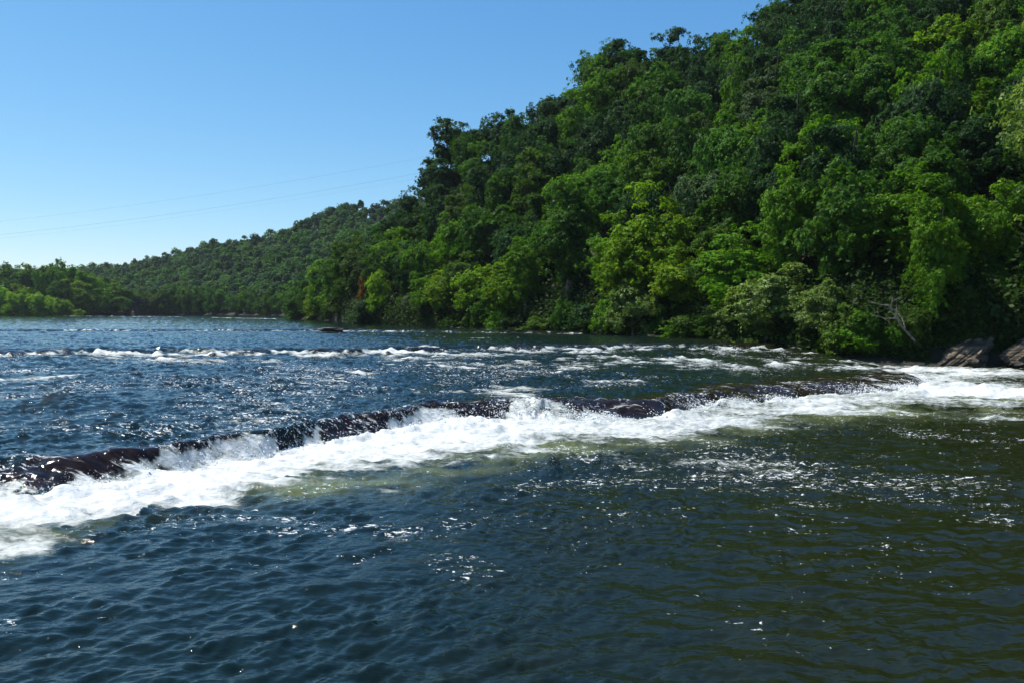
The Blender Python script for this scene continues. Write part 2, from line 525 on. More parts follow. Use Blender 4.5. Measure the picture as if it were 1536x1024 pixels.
    pl = samp(POOL, 14.0, X, Y)
    z += np.interp(X - 0.25 * Y, [-9, -3, 2, 6], [1.4, 1.25, 0.8, 0.65]) * np.clip(1 + 0.35 * samp(N0, 60.0, X * 1.5, Y * 1.5), 0.45, 1.7) * calm * (0.0135 * (pl + 0.22 * pl * np.abs(pl)) + 0.006 * samp(POOLB, 23.0, X, Y)) * (0.45 + 0.55 * smooth(0.35, 0.7, turb + 0.35))
    # heaps of white water thrown up at the foot of the fall
    heap = np.exp(-((s + 0.35) / 0.45) ** 2) * np.clip(0.4 + samp(N1, NOISE_L, t * 0.5, 14.0 + 0.3 * s) + 0.15 * n2, 0, 2.0)
    z += 0.11 * heap * np.interp(X, [-40, -12, -2, 12, 24, 28], [1.0, 1.0, 1.2, 1.0, 0.7, 0.0])
    cx, cy = ground(800, 618, 0.2)
    z += 0.32 * np.exp(-((X - cx) / 0.9) ** 2 - ((Y - cy) / 0.8) ** 2) * (1 + 0.3 * n2)
    z += near * 0.018 * (samp(N1, NOISE_L, X * 1.3, Y * 1.3) + 0.5 * n2) * smooth(0, 0.4, -s)
    # dark ribs where water runs over rock
    rib = samp(N2, 20.0, t * 0.8, np.full_like(t, 5.0) + 0.05 * s)
    z += 0.014 * rib * smooth(0.1, 0.5, fall) * (1 - smooth(wid, wid + 1.5, s)) * (s > 0)
    # foam gathers on the crests of the rapids
    foam += np.clip(rapb * w2 * 0.35 + rapb * w3 * 0.3 + rap * 0.20 * turb * (s > 1), -0.5, 0.6)
    # ---- thin brown water over rock
    rock = smooth(0.0, 0.25, fall) * (1 - smooth(wid + 0.1, wid + np.interp(X, [-12, 0, 10, 24], [0.5, 0.8, 2.2, 3.4]), s + 0.4 * n1b)) * (s > -0.2)
    rock *= np.interp(X, [-40, 23, 26, 28], [1, 1, 0.6, 0])
    rock = np.maximum(rock, 0.85 * np.exp(-((s2 - 0.6) / 1.1) ** 2) * smooth(0.0, 0.8, n1b + 0.2))
    rock = np.maximum(rock, 0.9 * np.exp(-((s3 - 0.3) / 0.8) ** 2))
    refl_tint = smooth(-5.0, 5.0, X - 0.10 * Y + 1.0 * n1b) * smooth(-0.3, 1.0, -s) + 0.8 * smooth(2, 16, X - 0.1 * Y) * (s > 0)  # greener to the right: body green plus hill reflection painted into the colour
    refl_tint = np.clip(refl_tint, 0, 1)
    # ---- air in the water at the edge of the foam
    aer = 0.75 * np.exp(-((reach - 0.98) / 0.22) ** 2) * np.interp(X, [-40, -10, -6, -3, 0, 4, 12, 16, 22, 30], [0.2, 0.25, 0.5, 0.9, 0.8, 0.3, 0.25, 0.6, 0.9, 0.6]) * (s < 0)
    aer += 0.35 * (1 - smooth(0.8, 1.3, reach)) * (s < 0) * (X < 27)
    cx, cy = ground(1440, 618, 0)
    aer += 0.45 * np.exp(-((X - cx) / 5.0) ** 2 - ((Y - cy) / 2.6) ** 2)
    aer = np.clip(aer * (0.6 + 0.45 * n1b), 0, 0.8)
    return z, np.clip(foam, 0, 1.6), rock, aer, np.clip(turb * (1 - 0.6 * lip), 0, 1), np.clip(spk, 0, 1), refl_tint


def build_river():
    nc, q = 1300, 1.0042
    rad = 4.2 * q ** np.arange(int(math.log(900 / 4.2) / math.log(q)))
    th = np.linspace(-R(50), R(50), nc)
    RR, TH = np.meshgrid(rad, th, indexing='ij')
    X, Y = (RR * np.sin(TH)).ravel(), (RR * np.cos(TH)).ravel()
    z, foam, rock, aer, turb, spk, refl_tint = river(X, Y)
    V = np.stack([X, Y, z], 1)
    nr = len(rad)
    i = np.arange(nr - 1)[:, None] * nc + np.arange(nc - 1)[None, :]
    Fc = np.stack([i, i + 1, i + 1 + nc, i + nc], -1).reshape(-1, 4)[:, ::-1]
    me = mesh_from("river", V, Fc, True, [M_WATER])
    for n, a in (("foam", foam), ("rock", rock), ("aer", aer), ("turb", turb), ("spk", spk), ("refl_tint", refl_tint)):
        attr(me, n, a)
    o = link("river", me)
    tag(o, "blue and dark green river with white rapids below a low rock ledge", "river", kind='structure')


build_river()

# ------------------------------------------------------------------ spray along the ledge, its white drops doubling as painted glints
M_SPRAY_GLINT = make_plain("white_spray_glints", (0.85, 0.87, 0.87), 0.35)


def build_spray_glints():
    rg = np.random.default_rng(5)
    n = 22000
    x = rg.uniform(-16, 24, n)
    off = rg.normal(0.05, 0.32, n)
    y = interp(x, B) + off / 0.8
    z0 = river(x, y)[0]
    t = x * 0.78 + y * 0.63
    act = samp(N1, NOISE_L, t * 0.62, np.full_like(t, 37.0)) + 0.5 * samp(N1, NOISE_L, t * 2, np.full_like(t, 30.0))
    keep = rg.random(n) < np.clip(0.35 + 0.4 * act, 0.02, 1)
    x, y, z0 = x[keep], y[keep], z0[keep]
    n = len(x)
    z = z0 + np.abs(rg.normal(0, 0.07, n)) + 0.01
    r = rg.lognormal(math.log(0.008), 0.5, n) * np.interp(y, [14, 45], [0.8, 1.9])
    oct_v = np.array([[1, 0, 0], [-1, 0, 0], [0, 1, 0], [0, -1, 0], [0, 0, 1], [0, 0, -1]], float)
    oct_f = np.array([[0, 2, 4], [2, 1, 4], [1, 3, 4], [3, 0, 4], [2, 0, 5], [1, 2, 5], [3, 1, 5], [0, 3, 5]])
    st = rg.uniform(0.7, 1.5, (n, 1, 3))
    V = oct_v[None] * r[:, None, None] * st + np.stack([x, y, z], 1)[:, None]
    Fc = oct_f[None] + (np.arange(n) * 6)[:, None, None]
    o = link("spray", mesh_from("spray", V.reshape(-1, 3), Fc.reshape(-1, 3), True, [M_SPRAY_GLINT]))
    tag(o, "white drops of spray and painted glints along the rock ledge", "spray", kind='stuff')


build_spray_glints()

# ------------------------------------------------------------------ terrain
SHORE = [(430, 478, 1.5), (472, 480, 1.5), (540, 486, 1.5), (640, 489, 1.45), (800, 498, 1.25), (912, 503, 1.2), (1000, 506, 1.15),
         (1100, 513, 1.1), (1200, 521, 1.0), (1300, 527, 0.9), (1420, 537, 0.5), (1536, 545, 0.2), (1750, 562, 0.05), (2200, 600, 0.0), (2900, 660, 0.0)]
SH = []
for px, py, zl in SHORE:
    x, y = ground(px, py, zl)
    SH.append((px, y, zl))
SH = np.array(SH)
SKY = np.array([(430, 474), (455, 446), (480, 405), (510, 358), (560, 335), (600, 300), (620, 266), (645, 240), (665, 190), (690, 168), (760, 157),
                (850, 130), (880, 100), (900, 72), (960, 54), (1040, 47), (1110, 30), (1140, 5), (1250, -60), (1400, -130), (1536, -180),
                (1900, -250), (2900, -300)], float)
RID = np.array([(430, 215), (455, 205), (510, 178), (600, 168), (660, 163), (760, 156), (880, 149), (1040, 142), (1140, 138), (1400, 125),
                (1536, 115), (1900, 95), (2900, 60)], float)
HT = fft_tile(256, 90.0, 6.0, 40.0, 1.8, 0, 0, 31)
HF = fft_tile(256, 300.0, 14.0, 120.0, 1.7, 0, 0, 32)
TREE_H = 11.0


def near_h(px, y):
    """height of the near hillside at view column px and depth y"""
    D = np.interp(px, SH[:, 0], SH[:, 1])
    zw = np.interp(px, SH[:, 0], SH[:, 2])
    Rd = np.interp(px, RID[:, 0], RID[:, 1])
    tt = (466 - np.interp(px, SKY[:, 0], SKY[:, 1])) / F
    zr = np.maximum(CAMZ + tt * Rd - TREE_H, zw + 1.0)
    u = np.clip((y - D) / (Rd - D), -0.2, 1)
    x = (px - 768) / F * y
    z = np.where(u < 0, zw - 0.6 + 4.0 * u, zw - 0.3 + 1.0 * smooth(0, 0.04, u) + (zr - zw - 0.7) * np.clip(u, 0, 1) ** 1.0)
    z = z + 0.9 * samp(HT, 90.0, x, y) * smooth(0.02, 0.25, u) * (1 - smooth(0.85, 1.0, u))
    z = z - np.maximum(y - Rd, 0) * 0.35 - 3.0 * (1 - smooth(440, 470, px))
    return z


def build_near_hill():
    pxs = np.concatenate([np.arange(430, 1560, 6.0), np.arange(1560, 2900, 20.0)])
    vs = np.concatenate([[-0.06, -0.02, 0, 0.01, 0.02, 0.03, 0.04], np.linspace(0.06, 1, 60), [1.1, 1.25, 1.5, 1.9]])
    P, U = np.meshgrid(pxs, vs, indexing='ij')
    D = np.interp(P, SH[:, 0], SH[:, 1])
    Rd = np.interp(P, RID[:, 0], RID[:, 1])
    Y = D + U * (Rd - D)
    Z = near_h(P.ravel(), Y.ravel())
    V = np.stack([((P - 768) / F * Y).ravel(), Y.ravel(), Z], 1)
    n, m = P.shape
    i = np.arange(n - 1)[:, None] * m + np.arange(m - 1)[None]
    Fc = np.stack([i, i + m, i + m + 1, i + 1], -1).reshape(-1, 4)
    tag(link("hillside", mesh_from("hillside", V, Fc, True, [M_SOIL])), "steep wooded hillside rising from the river bank", "hillside", kind='structure')


build_near_hill()

FSK = np.array([(-900, 430), (-300, 415), (60, 408), (130, 403), (150, 400), (185, 398), (215, 391), (300, 373), (400, 355), (470, 333), (505, 311), (530, 306),
                (560, 309), (590, 308), (650, 300), (800, 290), (1000, 290)], float)


def far_h(px, y):
    D = np.interp(px, [-900, 150, 300, 450, 700, 1000], [420, 412, 400, 330, 300, 300])
    Rd = np.interp(px, [-900, 150, 300, 450, 700, 1000], [640, 640, 600, 520, 480, 460])
    tt = (466 - np.interp(px, FSK[:, 0], FSK[:, 1])) / F
    zr = CAMZ + tt * Rd - 9.0
    u = np.clip((y - D) / (Rd - D), -0.1, 1)
    x = (px - 768) / F * y
    z = 1.4 + np.where(u < 0, 20 * u, 0.8 + (zr - 2.2) * u ** 1.1)
    z = z + 2.2 * samp(HF, 300.0, x, y) * smooth(0.05, 0.4, u) * (1 - smooth(0.85, 1, u))
    return z - np.maximum(y - Rd, 0) * 0.3


def build_far_hill():
    pxs = np.arange(-900, 1001, 14.0)
    ys = np.linspace(290, 700, 70)
    P, Y = np.meshgrid(pxs, ys, indexing='ij')
    Z = far_h(P.ravel(), Y.ravel())
    V = np.stack([((P - 768) / F * Y).ravel(), Y.ravel(), Z], 1)
    n, m = P.shape
    i = np.arange(n - 1)[:, None] * m + np.arange(m - 1)[None]
    Fc = np.stack([i, i + m, i + m + 1, i + 1], -1).reshape(-1, 4)
    tag(link("far_hills", mesh_from("far_hills", V, Fc, True, [M_SOIL])), "long wooded ridge far upstream", "hills", kind='structure')


build_far_hill()


def build_flat():
    # low ground of the left bank, and one sheet under everything out to the horizon
    xs, ys = np.linspace(-520, -140, 60), np.linspace(330, 470, 30)
    X, Y = np.meshgrid(xs, ys, indexing='ij')
    edge = np.interp(X, [-520, -262, -235, -200, -185], [345, 345, 350, 372, 420])
    Z = 1.2 + 1.6 * smooth(0, 8, Y - edge) - 1.5 * (1 - smooth(-6, 0, Y - edge)) + 0.25 * samp(HT, 90, X.ravel(), Y.ravel()).reshape(X.shape)
    V = np.stack([X.ravel(), Y.ravel(), Z.ravel()], 1)
    n, m = X.shape
    i = np.arange(n - 1)[:, None] * m + np.arange(m - 1)[None]
    Fc = np.stack([i, i + m, i + m + 1, i + 1], -1).reshape(-1, 4)
    tag(link("left_bank", mesh_from("left_bank", V, Fc, True, [M_SOIL])), "low far bank of the river on the left", "bank", kind='structure')
    V = [(-740, -90, -2.5), (740, -90, -2.5), (740, 775, -2.5), (-740, 775, -2.5)]
    tag(link("ground", mesh_from("ground", V, np.array([[0, 1, 2, 3]]), False, [M_SOIL])), "floor of the valley under the river", "ground", kind='structure')


build_flat()

# ------------------------------------------------------------------ trees


def tube(path, rads, seg=7):
    path = np.asarray(path, float)
    V, Fc = [], []
    n = len(path)
    for i in range(n):
        d = path[min(i + 1, n - 1)] - path[max(i - 1, 0)]
        d = d / (np.linalg.norm(d) + 1e-9)
        a = np.cross(d, [0.31, 0.95, 0.1])
        a /= np.linalg.norm(a) + 1e-9
        b = np.cross(d, a)
        for k in range(seg):
            w = 2 * math.pi * k / seg
            V.append(path[i] + rads[i] * (math.cos(w) * a + math.sin(w) * b))
    for i in range(n - 1):
        for k in range(seg):
            Fc.append((i * seg + k, i * seg + (k + 1) % seg, (i + 1) * seg + (k + 1) % seg, (i + 1) * seg + k))
    return V, Fc


def merge_tubes(tubes):
    V, Fc = [], []
    for v, f in tubes:
        o = len(V)
        V += v
        Fc += [tuple(i + o for i in q) for q in f]
    return np.array(V), np.array(Fc)


def limb(rg, a, d, length, r0, r1, n=7, wob=0.12, up=0.0):
    p = [np.array(a, float)]
    d = np.array(d, float)
    d /= np.linalg.norm(d)
    for i in range(n - 1):
        d = d + rg.normal(0, wob, 3) + np.array([0, 0, up])
        d /= np.linalg.norm(d)
        p.append(p[-1] + d * length / (n - 1))
    return p, np.linspace(r0, r1, n)


def make_tree_meshes(name, seed, H, Wd, z0, nblob, nleaf, leaf, shape='round', leafmat=None, barkmat=None, trunk_r=0.22):
    """trunk (with limbs) and crown meshes of one tree, rooted at the origin, height H, crown width Wd, crown from z0*H up"""
    rg = np.random.default_rng(seed)
    zc, hz = H * (1 + z0) / 2, H * (1 - z0) / 2
    # limbs reach unevenly through the crown; each carries leafy plates, with dark gaps between limbs
    nl = int(rg.integers(9, 13))
    ld_ = rg.normal(size=(nl, 3)) * np.array([1, 1, 0.95])
    for _ in range(12):                                  # spread the limb directions apart
        ld_ /= np.linalg.norm(ld_, axis=1)[:, None]
        df = ld_[:, None] - ld_[None]
        ld_ = ld_ + 0.06 * (df / (np.linalg.norm(df, axis=2)[..., None] ** 2 + 0.15)).sum(1)
    ld_ /= np.linalg.norm(ld_, axis=1)[:, None]
    ll = rg.uniform(0.68, 1.0, nl)
    li = rg.integers(0, nl, nblob)
    p = ld_[li] * (ll[li] * rg.uniform(0.35, 0.95, nblob))[:, None] + rg.normal(0, 0.15, (nblob, 3))
    nrm_p = np.linalg.norm(p, axis=1)[:, None]
    p = np.where(nrm_p > 1.02, p / nrm_p * 1.02, p)
    w = np.ones(nblob)
    if shape == 'tall':
        w = 1 - 0.38 * np.maximum(p[:, 2], 0)
    elif shape == 'broad':
        w = 1.08 + 0.2 * np.minimum(p[:, 2], 0)
    elif shape == 'bush':
        w = 1.0 - 0.2 * p[:, 2] + 0.12 * np.maximum(-p[:, 2], 0)
    Rb = Wd * rg.uniform(0.08, 0.185, nblob)
    C = np.stack([p[:, 0] * w * (Wd / 2 - Rb * 0.5), p[:, 1] * w * (Wd / 2 - Rb * 0.5), zc + p[:, 2] * (hz - Rb * 0.4)], 1)
    tilt = p * np.array([1, 1, 0.3])
    axis = np.array([0, 0, 0.65]) + 0.85 * tilt + rg.normal(0, 0.30, (nblob, 3))
    axis /= np.linalg.norm(axis, axis=1)[:, None]
    # twigs on each plate; the leaves of one twig sit close together and face much the same way
    ntw = nblob * 26
    pick = rg.choice(nblob, ntw, p=Rb ** 2 / (Rb ** 2).sum())
    g = rg.normal(size=(ntw, 3)) * 0.45
    ax = axis[pick]
    along = (g * ax).sum(1)[:, None]
    hor = C[pick] * np.array([1, 1, 0.0])
    hor /= np.linalg.norm(hor, axis=1)[:, None] + 1e-6
    g = g - ax * along * 0.46 + hor * (g * hor).sum(1)[:, None] * 0.35
    g = g - ax * (np.linalg.norm(g, axis=1)[:, None] ** 2) * 0.17       # the plate droops to its rim
    TW = C[pick] + g * Rb[pick][:, None]
    out = TW - np.array([0, 0, zc])
    out /= np.linalg.norm(out, axis=1)[:, None] + 1e-6
    tn = ax * 0.5 + out * 0.4 + g * 0.3 + rg.normal(0, 0.42, (ntw, 3))
    tn /= np.linalg.norm(tn, axis=1)[:, None]
    tr_ = leaf * rg.uniform(0.55, 1.5, ntw)
    lt = rg.integers(0, ntw, nleaf)
    e = rg.normal(size=(nleaf, 3))
    n0 = tn[lt]
    e = e - n0 * (e * n0).sum(1)[:, None] * 0.55
    P = TW[lt] + e * tr_[lt][:, None] * 0.62 - n0 * (np.linalg.norm(e, axis=1)[:, None] ** 2) * leaf * 0.16
    P[:, 2] = np.maximum(P[:, 2], 0.05)
    nrm = n0 + 0.3 * e + rg.normal(0, 0.30, (nleaf, 3))
    nrm /= np.linalg.norm(nrm, axis=1)[:, None]
    a = np.cross(nrm, rg.normal(size=(nleaf, 3)))
    a /= np.linalg.norm(a, axis=1)[:, None]
    b = np.cross(nrm, a)
    ln = leaf * rg.uniform(0.6, 1.35, nleaf)[:, None]
    wd = ln * rg.uniform(0.45, 0.7, nleaf)[:, None]
    droop = nrm * ln * 0.18
    V = np.stack([P - a * ln * 0.5 - droop, P + b * wd * 0.5 - a * ln * 0.08, P + a * ln * 0.5 - droop, P - b * wd * 0.5 - a * ln * 0.08], 1).reshape(-1, 3)
    i = np.arange(nleaf)[:, None] * 4
    Fc = np.concatenate([i + np.array([[0, 1, 2]]), i + np.array([[0, 2, 3]])]).reshape(-1, 3)
    crown = mesh_from(name + "_crown", V, i + np.array([[0, 1, 2, 3]]), False, [leafmat or M_LEAF])
    tubes = []
    top = H * (0.80 if shape != 'bush' else 0.5)
    main, rr = limb(rg, (0, 0, -0.8), (rg.normal(0, .05), rg.normal(0, .05), 1), top + 0.8, trunk_r * H / 12, trunk_r * H / 60, 10, 0.05)
    tubes.append(tube(main, rr, 8))
    main = np.array(main)
    for k in rg.choice(nblob, min(nblob, 16), replace=False):
        c = C[k]
        j = int(np.clip(np.searchsorted(main[:, 2], c[2] * 0.62), 2, 8))
        st = main[j]
        q = c - st
        pts = [st + q * f + np.array([0, 0, 1]) * math.sin(f * math.pi) * (-0.05) * np.linalg.norm(q) + rg.normal(0, .04, 3) * np.linalg.norm(q) * f for f in np.linspace(0, 1, 6)]
        tubes.append(tube(pts, np.linspace(rr[j] * 0.55, 0.02, 6), 5))
    v, f = merge_tubes(tubes)
    trunk = mesh_from(name + "_trunk", v, f, True, [barkmat or M_BARK])
    return trunk, crown, H, Wd


PROTO = {
    'rounded': [make_tree_meshes("rounded", 100 + k, 13, 9.0, 0.0, 46, 28000, 0.29) for k in range(4)],
    'broad': [make_tree_meshes("broad", 120 + k, 12, 10.5, 0.0, 52, 30000, 0.31, 'broad') for k in range(3)],
    'upright': [make_tree_meshes("upright", 140 + k, 15, 7.2, 0.0, 48, 26000, 0.28, 'tall') for k in range(3)],
    'bushy': [make_tree_meshes("bushy", 160 + k, 9, 8.5, -0.10, 48, 27000, 0.26, 'bush') for k in range(4)],
    'leafy': [make_tree_meshes("leafy", 180 + k, 14, 10, -0.06, 60, 38000, 0.27, 'bush') for k in range(4)],
    'fine': [make_tree_meshes("fine", 190 + k, 16, 9, -0.02, 66, 38000, 0.24, 'tall', barkmat=M_PALEBARK) for k in range(3)],
    'shrub': [make_tree_meshes("shrub", 200 + k, 4, 4.4, -0.1, 30, 6000, 0.20, 'bush') for k in range(3)],
    'edge': [make_tree_meshes("edge", 240, 23, 13.5, 0.30, 80, 34000, 0.25, 'round', leafmat=M_GLOSSY)],
    'pale': [make_tree_meshes("pale", 220 + k, 12, 9.5, -0.08, 52, 22000, 0.34, 'bush', leafmat=M_GLOSSY, barkmat=M_PALEBARK) for k in range(2)],
}

TONES = {  # base colours of leaves
    'dark green': (0.028, 0.078, 0.022), 'blue-green': (0.036, 0.086, 0.034), 'mid green': (0.053, 0.138, 0.015),
    'fresh green': (0.094, 0.212, 0.013), 'yellow-green': (0.140, 0.245, 0.013), 'olive green': (0.070, 0.136, 0.018),
    'pale green': (0.140, 0.215, 0.050), 'orange-tinged': (0.20, 0.10, 0.022), 'willow green': (0.200, 0.360, 0.020),
    'grey-green': (0.060, 0.110, 0.042),
}
RG = np.random.default_rng(77)
TREES = []          # every tree root with what its label needs


def plant(name, cat, kind, tone, x, y, z, H, Wd, rz=None, label=None, group=None, variant=None, vary=0.12, zone=None):
    v = PROTO[kind][RG.integers(len(PROTO[kind])) if variant is None else variant]
    trunk, crown, h0, w0 = v
    root = link(name, None, None, (x, y, z), RG.uniform(0, 6.28) if rz is None else rz)
    root.empty_display_size = 0.5
    root.scale = (Wd / w0, Wd / w0, H / h0)
    link("trunk", trunk, root)
    c = link("crown", crown, root)
    col = np.array(TONES[tone]) * (1 + RG.normal(0, vary)) * (1 + np.clip(RG.normal(0, 0.06, 3), -0.08, 0.08) * np.array([0.3, 0.6, 1.0]))
    c.color = (*np.clip(col, 0.004, 0.9), 1)
    tag(root, label, cat, group)
    TREES.append(dict(o=root, tone=tone, kind=kind, x=x, y=y, z=z, H=H, W=Wd, zone=zone))
    return root


def on_hill(px, dy):
    """point of the near hillside in view column px, dy metres of depth behind the water's edge"""
    y = float(np.interp(px, SH[:, 0], SH[:, 1])) + dy
    return (px - 768) / F * y, y, float(near_h(np.array([px * 1.0]), np.array([y]))[0])


SPECIAL = []


def special(px, dy, H, Wd, kind, tone, label, name='broadleaf_tree', cat='tree', variant=0, dz=-0.3, rz=None, group=None):
    x, y, z = on_hill(px, dy)
    SPECIAL.append((x, y, Wd))
    return plant(name, cat, kind, tone, x, y, z + dz, H, Wd, rz=rz, label=label, variant=variant, vary=0.0, group=group)


special(478, 4, 17, 11, 'leafy', 'yellow-green', "yellow-green leafy tree on the tip of the near bank, left of its dark neighbour", variant=0)
special(522, 8, 16.5, 11, 'leafy', 'mid green', "round-topped dark tree standing up from the tip of the near bank", variant=1)
special(500, 2, 8, 8, 'bushy', 'fresh green', "low bushy tree at the water on the tip of the near bank", variant=0)
special(550, 9, 8.5, 5.0, 'rounded', 'orange-tinged', "small orange-leaved tree behind the bright green bush", variant=0)
special(566, 2, 9.5, 6.2, 'bushy', 'willow green', "bright green bush hanging down to the water right of the river rock", variant=1)
special(640, 2, 8.5, 9, 'leafy', 'fresh green', "fresh green tree over the shaded hollow in the bank", variant=2)
special(700, 3, 9.5, 8.5, 'leafy', 'olive green', "olive tree with small leaves at the water", variant=1)
special(735, 1, 7, 7.5, 'bushy', 'mid green', "round mid-green bush touching the water left of light green tree", variant=2)
special(788, 2, 11.5, 7.0, 'fine', 'fresh green', "light green upright tree at the water's edge above the end of the white line", variant=0)
special(852, 5, 17, 10.5, 'fine', 'mid green', "tall fine-leaved tree with a pale leaning trunk left of the yellow-green sycamore", variant=1)
special(982, 3, 14.5, 12.5, 'leafy', 'yellow-green', "big yellow-green sycamore leaning out over the dark bank", variant=0)
special(950, 0.0, 7.8, 7.0, 'pale', 'pale green', "pale low boughs hanging over the water below the yellow-green sycamore", variant=0)
special(1075, 4, 11, 8.0, 'leafy', 'olive green', "olive tree between the yellow-green sycamore and the pale bush", variant=2)
special(1152, 0.4, 8.0, 9.0, 'pale', 'pale green', "pale leafy bush hanging over the water by the tan rock", variant=1)
special(1228, 0.8, 6.2, 5.6, 'pale', 'pale green', "smaller pale bush with a thin bare stem right of the tan rock", variant=0)
special(1185, 7, 13, 7.5, 'leafy', 'fresh green', "rounded fresh green tree above the two pale bushes", variant=0)
special(1397, 1.5, 12.5, 5.4, 'fine', 'fresh green', "slender tree with bare lower trunk left of the rock outcrop", variant=2)
special(1470, 6, 8.5, 7.0, 'broad', 'fresh green', "layered fresh green tree above the bare rock outcrop", variant=1)
special(1342, 0.6, 2.6, 2.4, 'shrub', 'fresh green', "small bright shrub at the water below the dead branch", 'shrub', 'shrub', 0)
special(1462, 1.8, 2.0, 1.8, 'shrub', 'willow green', "small yellowish shrub rooted on the rock outcrop", 'shrub', 'shrub', 1)
special(1510, 3.2, 3.4, 3.0, 'shrub', 'fresh green', "fresh green shrub overhanging the top of the rock outcrop", 'shrub', 'shrub', 2)

special(1432, 2.6, 3.2, 3.6, 'shrub', 'olive green', "dull olive shrub in the shade between slender tree and rock outcrop", 'shrub', 'shrub', 0)
special(1488, 4.2, 3.6, 4.2, 'shrub', 'mid green', "mid green shrub on the shaded bank above the rock outcrop", 'shrub', 'shrub', 1)
special(1545, 4.0, 4.0, 4.4, 'shrub', 'mid green', "mid green shrub cut by the right edge above the undercut rock", 'shrub', 'shrub', 2)
for px, H, Wd, kd, tn, lb in ((676, 13.5, 10, 'rounded', 'dark green', "dark tree standing highest on the lower shoulder of the skyline"), (898, 14, 11, 'broad', 'mid green', "broad tree on the upper step of the hill skyline"),
                              (936, 13, 9, 'rounded', 'dark green', "dark rounded tree just right of the broad tree on the upper skyline step")):
    special(px, float(np.interp(px, RID[:, 0], RID[:, 1]) - np.interp(px, SH[:, 0], SH[:, 1])) - 1.0, H, Wd, kd, tn, lb)

# tall tree at the right edge of the frame, nearer than the hillside
x, y, z = 36.3, 50.0, 1.6
plant('broadleaf_tree', 'tree', 'edge', 'pale green', x, y, z, 23, 13.5, rz=1.0, label="tall pale-leaved tree cut off by the right edge of the photo", variant=0)
SPECIAL.append((x, y, 12))

# the wood on the near hillside
placed = [(x, y) for x, y, w in SPECIAL if w > 4]
cand = []
for k in range(60000):
    px = RG.uniform(445, 1600)
    u = RG.uniform(0.01, 1.04) ** 0.85
    D = float(np.interp(px, SH[:, 0], SH[:, 1]))
    Rd = float(np.interp(px, RID[:, 0], RID[:, 1]))
    y = D + 1.0 + u * (Rd - D)
    x = (px - 768) / F * y
    sp = 3.9 + 1.0 * u + (y - 60) * 0.006
    ok = True
    for a, b in placed:
        if (a - x) ** 2 + (b - y) ** 2 < sp * sp:
            ok = False
            break
    if ok:
        z = float(near_h(np.array([px]), np.array([y]))[0])
        if 1262 < px < 1345 and u < 0.34:            # a dark hollow in the wood
            continue
        py = px_of(x, y, z + 10)[1]
        if py < -40:
            continue
        placed.append((x, y))
        cand.append((x, y, z, px, u))
for x, y, z, px, u in cand:
    q = RG.random()
    if u > 0.86:
        kind, tone = RG.choice(['rounded', 'broad', 'leafy']), RG.choice(['dark green', 'mid green', 'dark green', 'blue-green'])
        H, Wd = RG.uniform(10, 13), RG.uniform(8.5, 11)
    elif u < 0.10:
        kind = RG.choice(['bushy', 'leafy', 'leafy', 'leafy'])
        tone = RG.choice(['mid green', 'fresh green', 'fresh green', 'dark green', 'yellow-green'])
        H, Wd = RG.uniform(8, 12.5), RG.uniform(8, 11)
    else:
        kind = RG.choice(['rounded', 'broad', 'upright', 'leafy', 'rounded'])
        pr = [0.34, 0.10, 0.30, 0.15, 0.03, 0.04, 0.04] if u > 0.45 else [0.2, 0.05, 0.34, 0.25, 0.06, 0.08, 0.02]
        tone = RG.choice(['dark green', 'blue-green', 'mid green', 'fresh green', 'yellow-green', 'olive green', 'grey-green'], p=pr)
        H, Wd = RG.uniform(10, 15) , RG.uniform(7.0, 10.5)
        if kind == 'upright':
            Wd *= 0.82
    plant('broadleaf_tree', 'tree', str(kind), str(tone), x, y, z - 0.3, float(H), float(Wd), zone=('hill', px, u), group="trees of the near hillside")

# bushes hanging over the water's edge of the near bank
for px in np.arange(440, 1400, 24.0):
    px = px + RG.uniform(-10, 10)
    if RG.random() < 0.36 or 930 < px < 975 or 1090 < px < 1262 or 1320 < px < 1365:
        continue
    x, y, z = on_hill(px, RG.uniform(-0.2, 1.0))
    k = y / 100
    plant('bank_bush', 'bush', str(RG.choice(['bushy', 'shrub', 'bushy'])), str(RG.choice(['mid green', 'fresh green', 'olive green', 'dark green', 'mid green'])), x, y, z - 0.4,
          RG.uniform(2.2, 6.5) * k ** 0.3, RG.uniform(4.0, 7.5) * k ** 0.3, zone=('bush', px, 0), group="bushes along the foot of the near bank")

# left bank
TOPS = [(-60, 392), (-25, 395), (8, 391), (22, 400), (40, 396), (58, 393), (78, 388), (92, 380), (110, 396), (128, 404), (140, 402), (160, 412), (176, 424), (186, 436)]
for k, (px, top) in enumerate(TOPS):
    y = float(np.interp(px, [-60, 110, 186], [372, 374, 392])) + (k % 3) * 5
    x = (px - 768) / F * y
    H = ((466 - top) / F * y + CAMZ - 2.6) * 1.1
    plant('broadleaf_tree', 'tree', str(RG.choice(['rounded', 'leafy', 'upright', 'broad'])), str(RG.choice(['mid green', 'fresh green', 'fresh green', 'olive green'])), x, y, 2.6, H, RG.uniform(14, 18),
          zone=('left', px, 'back'), group="trees of the left bank")
for k, px in enumerate([-45, -10, 30, 62, 85, 105, 122, 138, 152, 166, 180]):
    y = float(np.interp(px, [-60, 110, 186], [362, 366, 384])) + (k % 2) * 3
    x = (px - 768) / F * y
    H = float(np.interp(px, [-45, 60, 105, 180], [18, 17, 17, 10.5])) + RG.uniform(-1.5, 1.5)
    plant('broadleaf_tree', 'tree', str(RG.choice(['leafy', 'bushy', 'rounded'])), str(RG.choice(['mid green', 'fresh green', 'fresh green', 'yellow-green'])), x, y, 1.4, H, RG.uniform(10, 14),
          zone=('left', px, 'front'), group="trees of the left bank")
